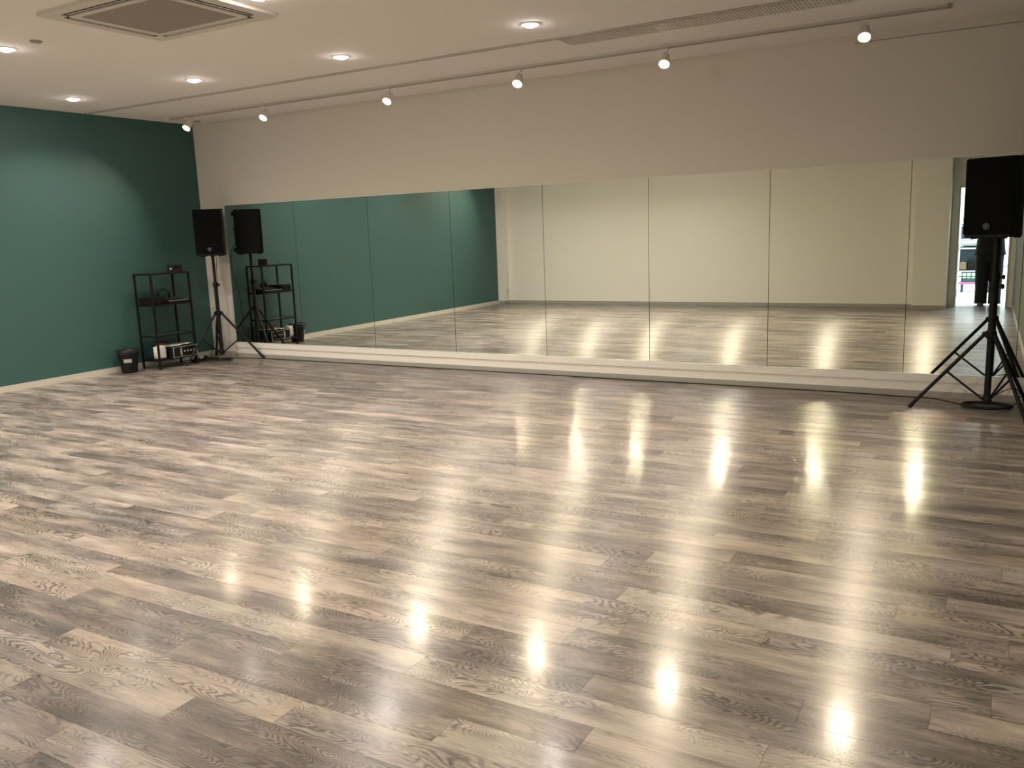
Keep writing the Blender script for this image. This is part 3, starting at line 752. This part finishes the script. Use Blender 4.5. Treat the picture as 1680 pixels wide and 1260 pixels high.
# head: shaped sphere with brow, nose, mouth, chin and ears, joined on the neck
hd = bmesh.ops.create_uvsphere(bm, u_segments=36, v_segments=26, radius=1)['verts']
HC = Vector((.024, .022, 1.615))
for v in hd:
    x, y, z = v.co
    sx = .076*(1-.18*max(0, -z)**1.5); sy = .096; szz = .118
    p = Vector((x*sx, y*sy, z*szz))
    if z < 0: p.y += .012*(-z)*(1 if y > 0 else .2); p.x *= 1-.12*(-z)
    fr = max(0, y)
    nose = math.exp(-((p.x/.012)**2+((p.z+.012)/.026)**2)); p.y += fr*.020*nose
    brow = math.exp(-((p.z-.030)/.010)**2)*math.exp(-(p.x/.05)**2); p.y += fr*.006*brow
    for s in (-1, 1):
        p.y -= fr*.010*math.exp(-(((p.x-s*.030)/.014)**2+((p.z-.010)/.010)**2))
    p.y += fr*.006*math.exp(-((p.x/.022)**2+((p.z+.052)/.007)**2)); p.y -= fr*.004*math.exp(-((p.x/.022)**2+((p.z+.059)/.003)**2))
    p.y += fr*.008*math.exp(-((p.x/.022)**2+((p.z+.095)/.018)**2))
    v.co = HC+p
for s in (-1, 1):
    ev = bmesh.ops.create_uvsphere(bm, u_segments=12, v_segments=8, radius=1)['verts']
    for v in ev: v.co = HC+Vector((s*.078+v.co.x*.008, -.004+v.co.y*.017, -.004+v.co.z*.030))
bd = link('body', bm, M['skin'], person, smooth='all')
eyes = BM()
for s in (-1, 1):
    ev = bmesh.ops.create_uvsphere(eyes, u_segments=14, v_segments=10, radius=.0115)['verts']
    for v in ev: v.co += HC+Vector((s*.030, .078, .010))
eo = link('eyes', eyes, M['white_plastic'], bd, smooth='all')
ir = BM()
for s in (-1, 1):
    ev = bmesh.ops.create_uvsphere(ir, u_segments=12, v_segments=8, radius=.0062)['verts']
    for v in ev: v.co = HC+Vector((s*.030+.001, .0865, .008))+Vector((v.co.x, v.co.y*.55, v.co.z))
link('irises', ir, M['hair'], bd, smooth='all')
ir = BM()
for s in (-1, 1):
    tube(ir, [HC+Vector((s*.014, .0985, .030)), HC+Vector((s*.030, .096, .035)), HC+Vector((s*.046, .084, .030))], .0028, 6)
link('eyebrows', ir, M['hair'], bd, smooth='all')
ir = BM(); tube(ir, smooth_path([HC+Vector((-.021, .0935, -.055)), HC+Vector((0, .102, -.056)), HC+Vector((.021, .0935, -.055))], 4), [.0015, .003, .0035, .0035, .004, .0035, .0035, .003, .0015], 8)
link('lips', ir, M['lips'], bd, smooth='all')
bm = BM(); hv = bmesh.ops.create_uvsphere(bm, u_segments=30, v_segments=20, radius=1)['verts']
for v in hv:
    x, y, z = v.co; k = 1
    if y > .25 and z < .55: k = .80
    v.co = HC+Vector((x*.086*k, y*.106*k-.006, max(z, -.55 if y < .2 else -.2)*.128+.006))
link('hair', bm, M['hair'], person, smooth='all')
# jacket with sleeves
def loft(bm, rings, n=28, cap=True):
    R_ = []
    for (cx, cy, z, ax, ay, ex) in rings:
        ring_ = []
        for k in range(n):
            a = 2*PI*k/n; c, s = math.cos(a), math.sin(a)
            ring_.append(bm.verts.new((cx+ax*math.copysign(abs(c)**ex, c), cy+ay*math.copysign(abs(s)**ex, s), z)))
        R_.append(ring_)
    for a, c in zip(R_, R_[1:]):
        for k in range(n): bm.faces.new((a[k], a[(k+1) % n], c[(k+1) % n], c[k]))
    if cap: bm.faces.new(R_[0][::-1]); bm.faces.new(R_[-1])
def V3(t): return Vector(t)
sleeves = []
for s0, e0, w0 in ((sR, eR, wR), (sL, eL, wL)):
    s0, e0, w0 = V3(s0), V3(e0), V3(w0)
    sleeves.append([((s0*.4+V3(chest)*.6)[:], .09), (s0[:], .082), (s0.lerp(e0, .5)[:], .070), (e0[:], .062), (e0.lerp(w0, .55)[:], .052), (e0.lerp(w0, .92)[:], .044)])
bm = skin_bm(sleeves)
loft(bm, [(0, 0, .865, .238, .150, .8), (0, 0, .90, .234, .148, .8), (0, 0, 1.0, .218, .142, .8), (0, 0, 1.15, .205, .135, .8), (0, 0, 1.28, .205, .130, .8), (0, -.005, 1.38, .190, .118, .85), (.005, -.008, 1.435, .130, .095, .9), (.01, -.005, 1.475, .070, .070, 1), (.012, -.002, 1.495, .066, .066, 1)])
link('jacket', bm, M['cloth_black'], person, smooth='all')
bm = BM()
for s in (-1, 1):
    loft(bm, [(s*.104, 0, .035, .098, .105, .9), (s*.104, 0, .10, .095, .100, .9), (s*.104, 0, .30, .096, .098, .9), (s*.103, 0, .42, .103, .102, .9), (s*.102, 0, .60, .110, .112, .9), (s*.100, 0, .80, .110, .125, .9), (s*.085, 0, .93, .115, .125, .9)])
loft(bm, [(0, 0, .74, .19, .115, .8), (0, 0, .82, .215, .128, .8), (0, 0, .96, .205, .125, .8)])
link('trousers', bm, M['trouser'], person, smooth='all')
for s in (-1, 1):
    bm = BM(); loft(bm, [(s*.105, .035, .001, .048, .145, .75), (s*.105, .035, .022, .050, .148, .75), (s*.105, .030, .045, .046, .132, .8), (s*.105, -.02, .075, .040, .075, .9), (s*.105, -.045, .095, .036, .045, 1)])
    link('shoe', bm, M['shoe'], person, smooth='all')
t = thing('smartphone', 'dark phone held up in both hands by the person in the doorway', 'phone', (9.575, -8.325, 1.560))
link('phone_body', quick(box, -.072, .072, -.004, .004, -.036, .036), M['black'], t, bevel=.003)
link('screen', quick(box, -.066, .066, -.0048, -.0038, -.032, .032), M['grille'], t)
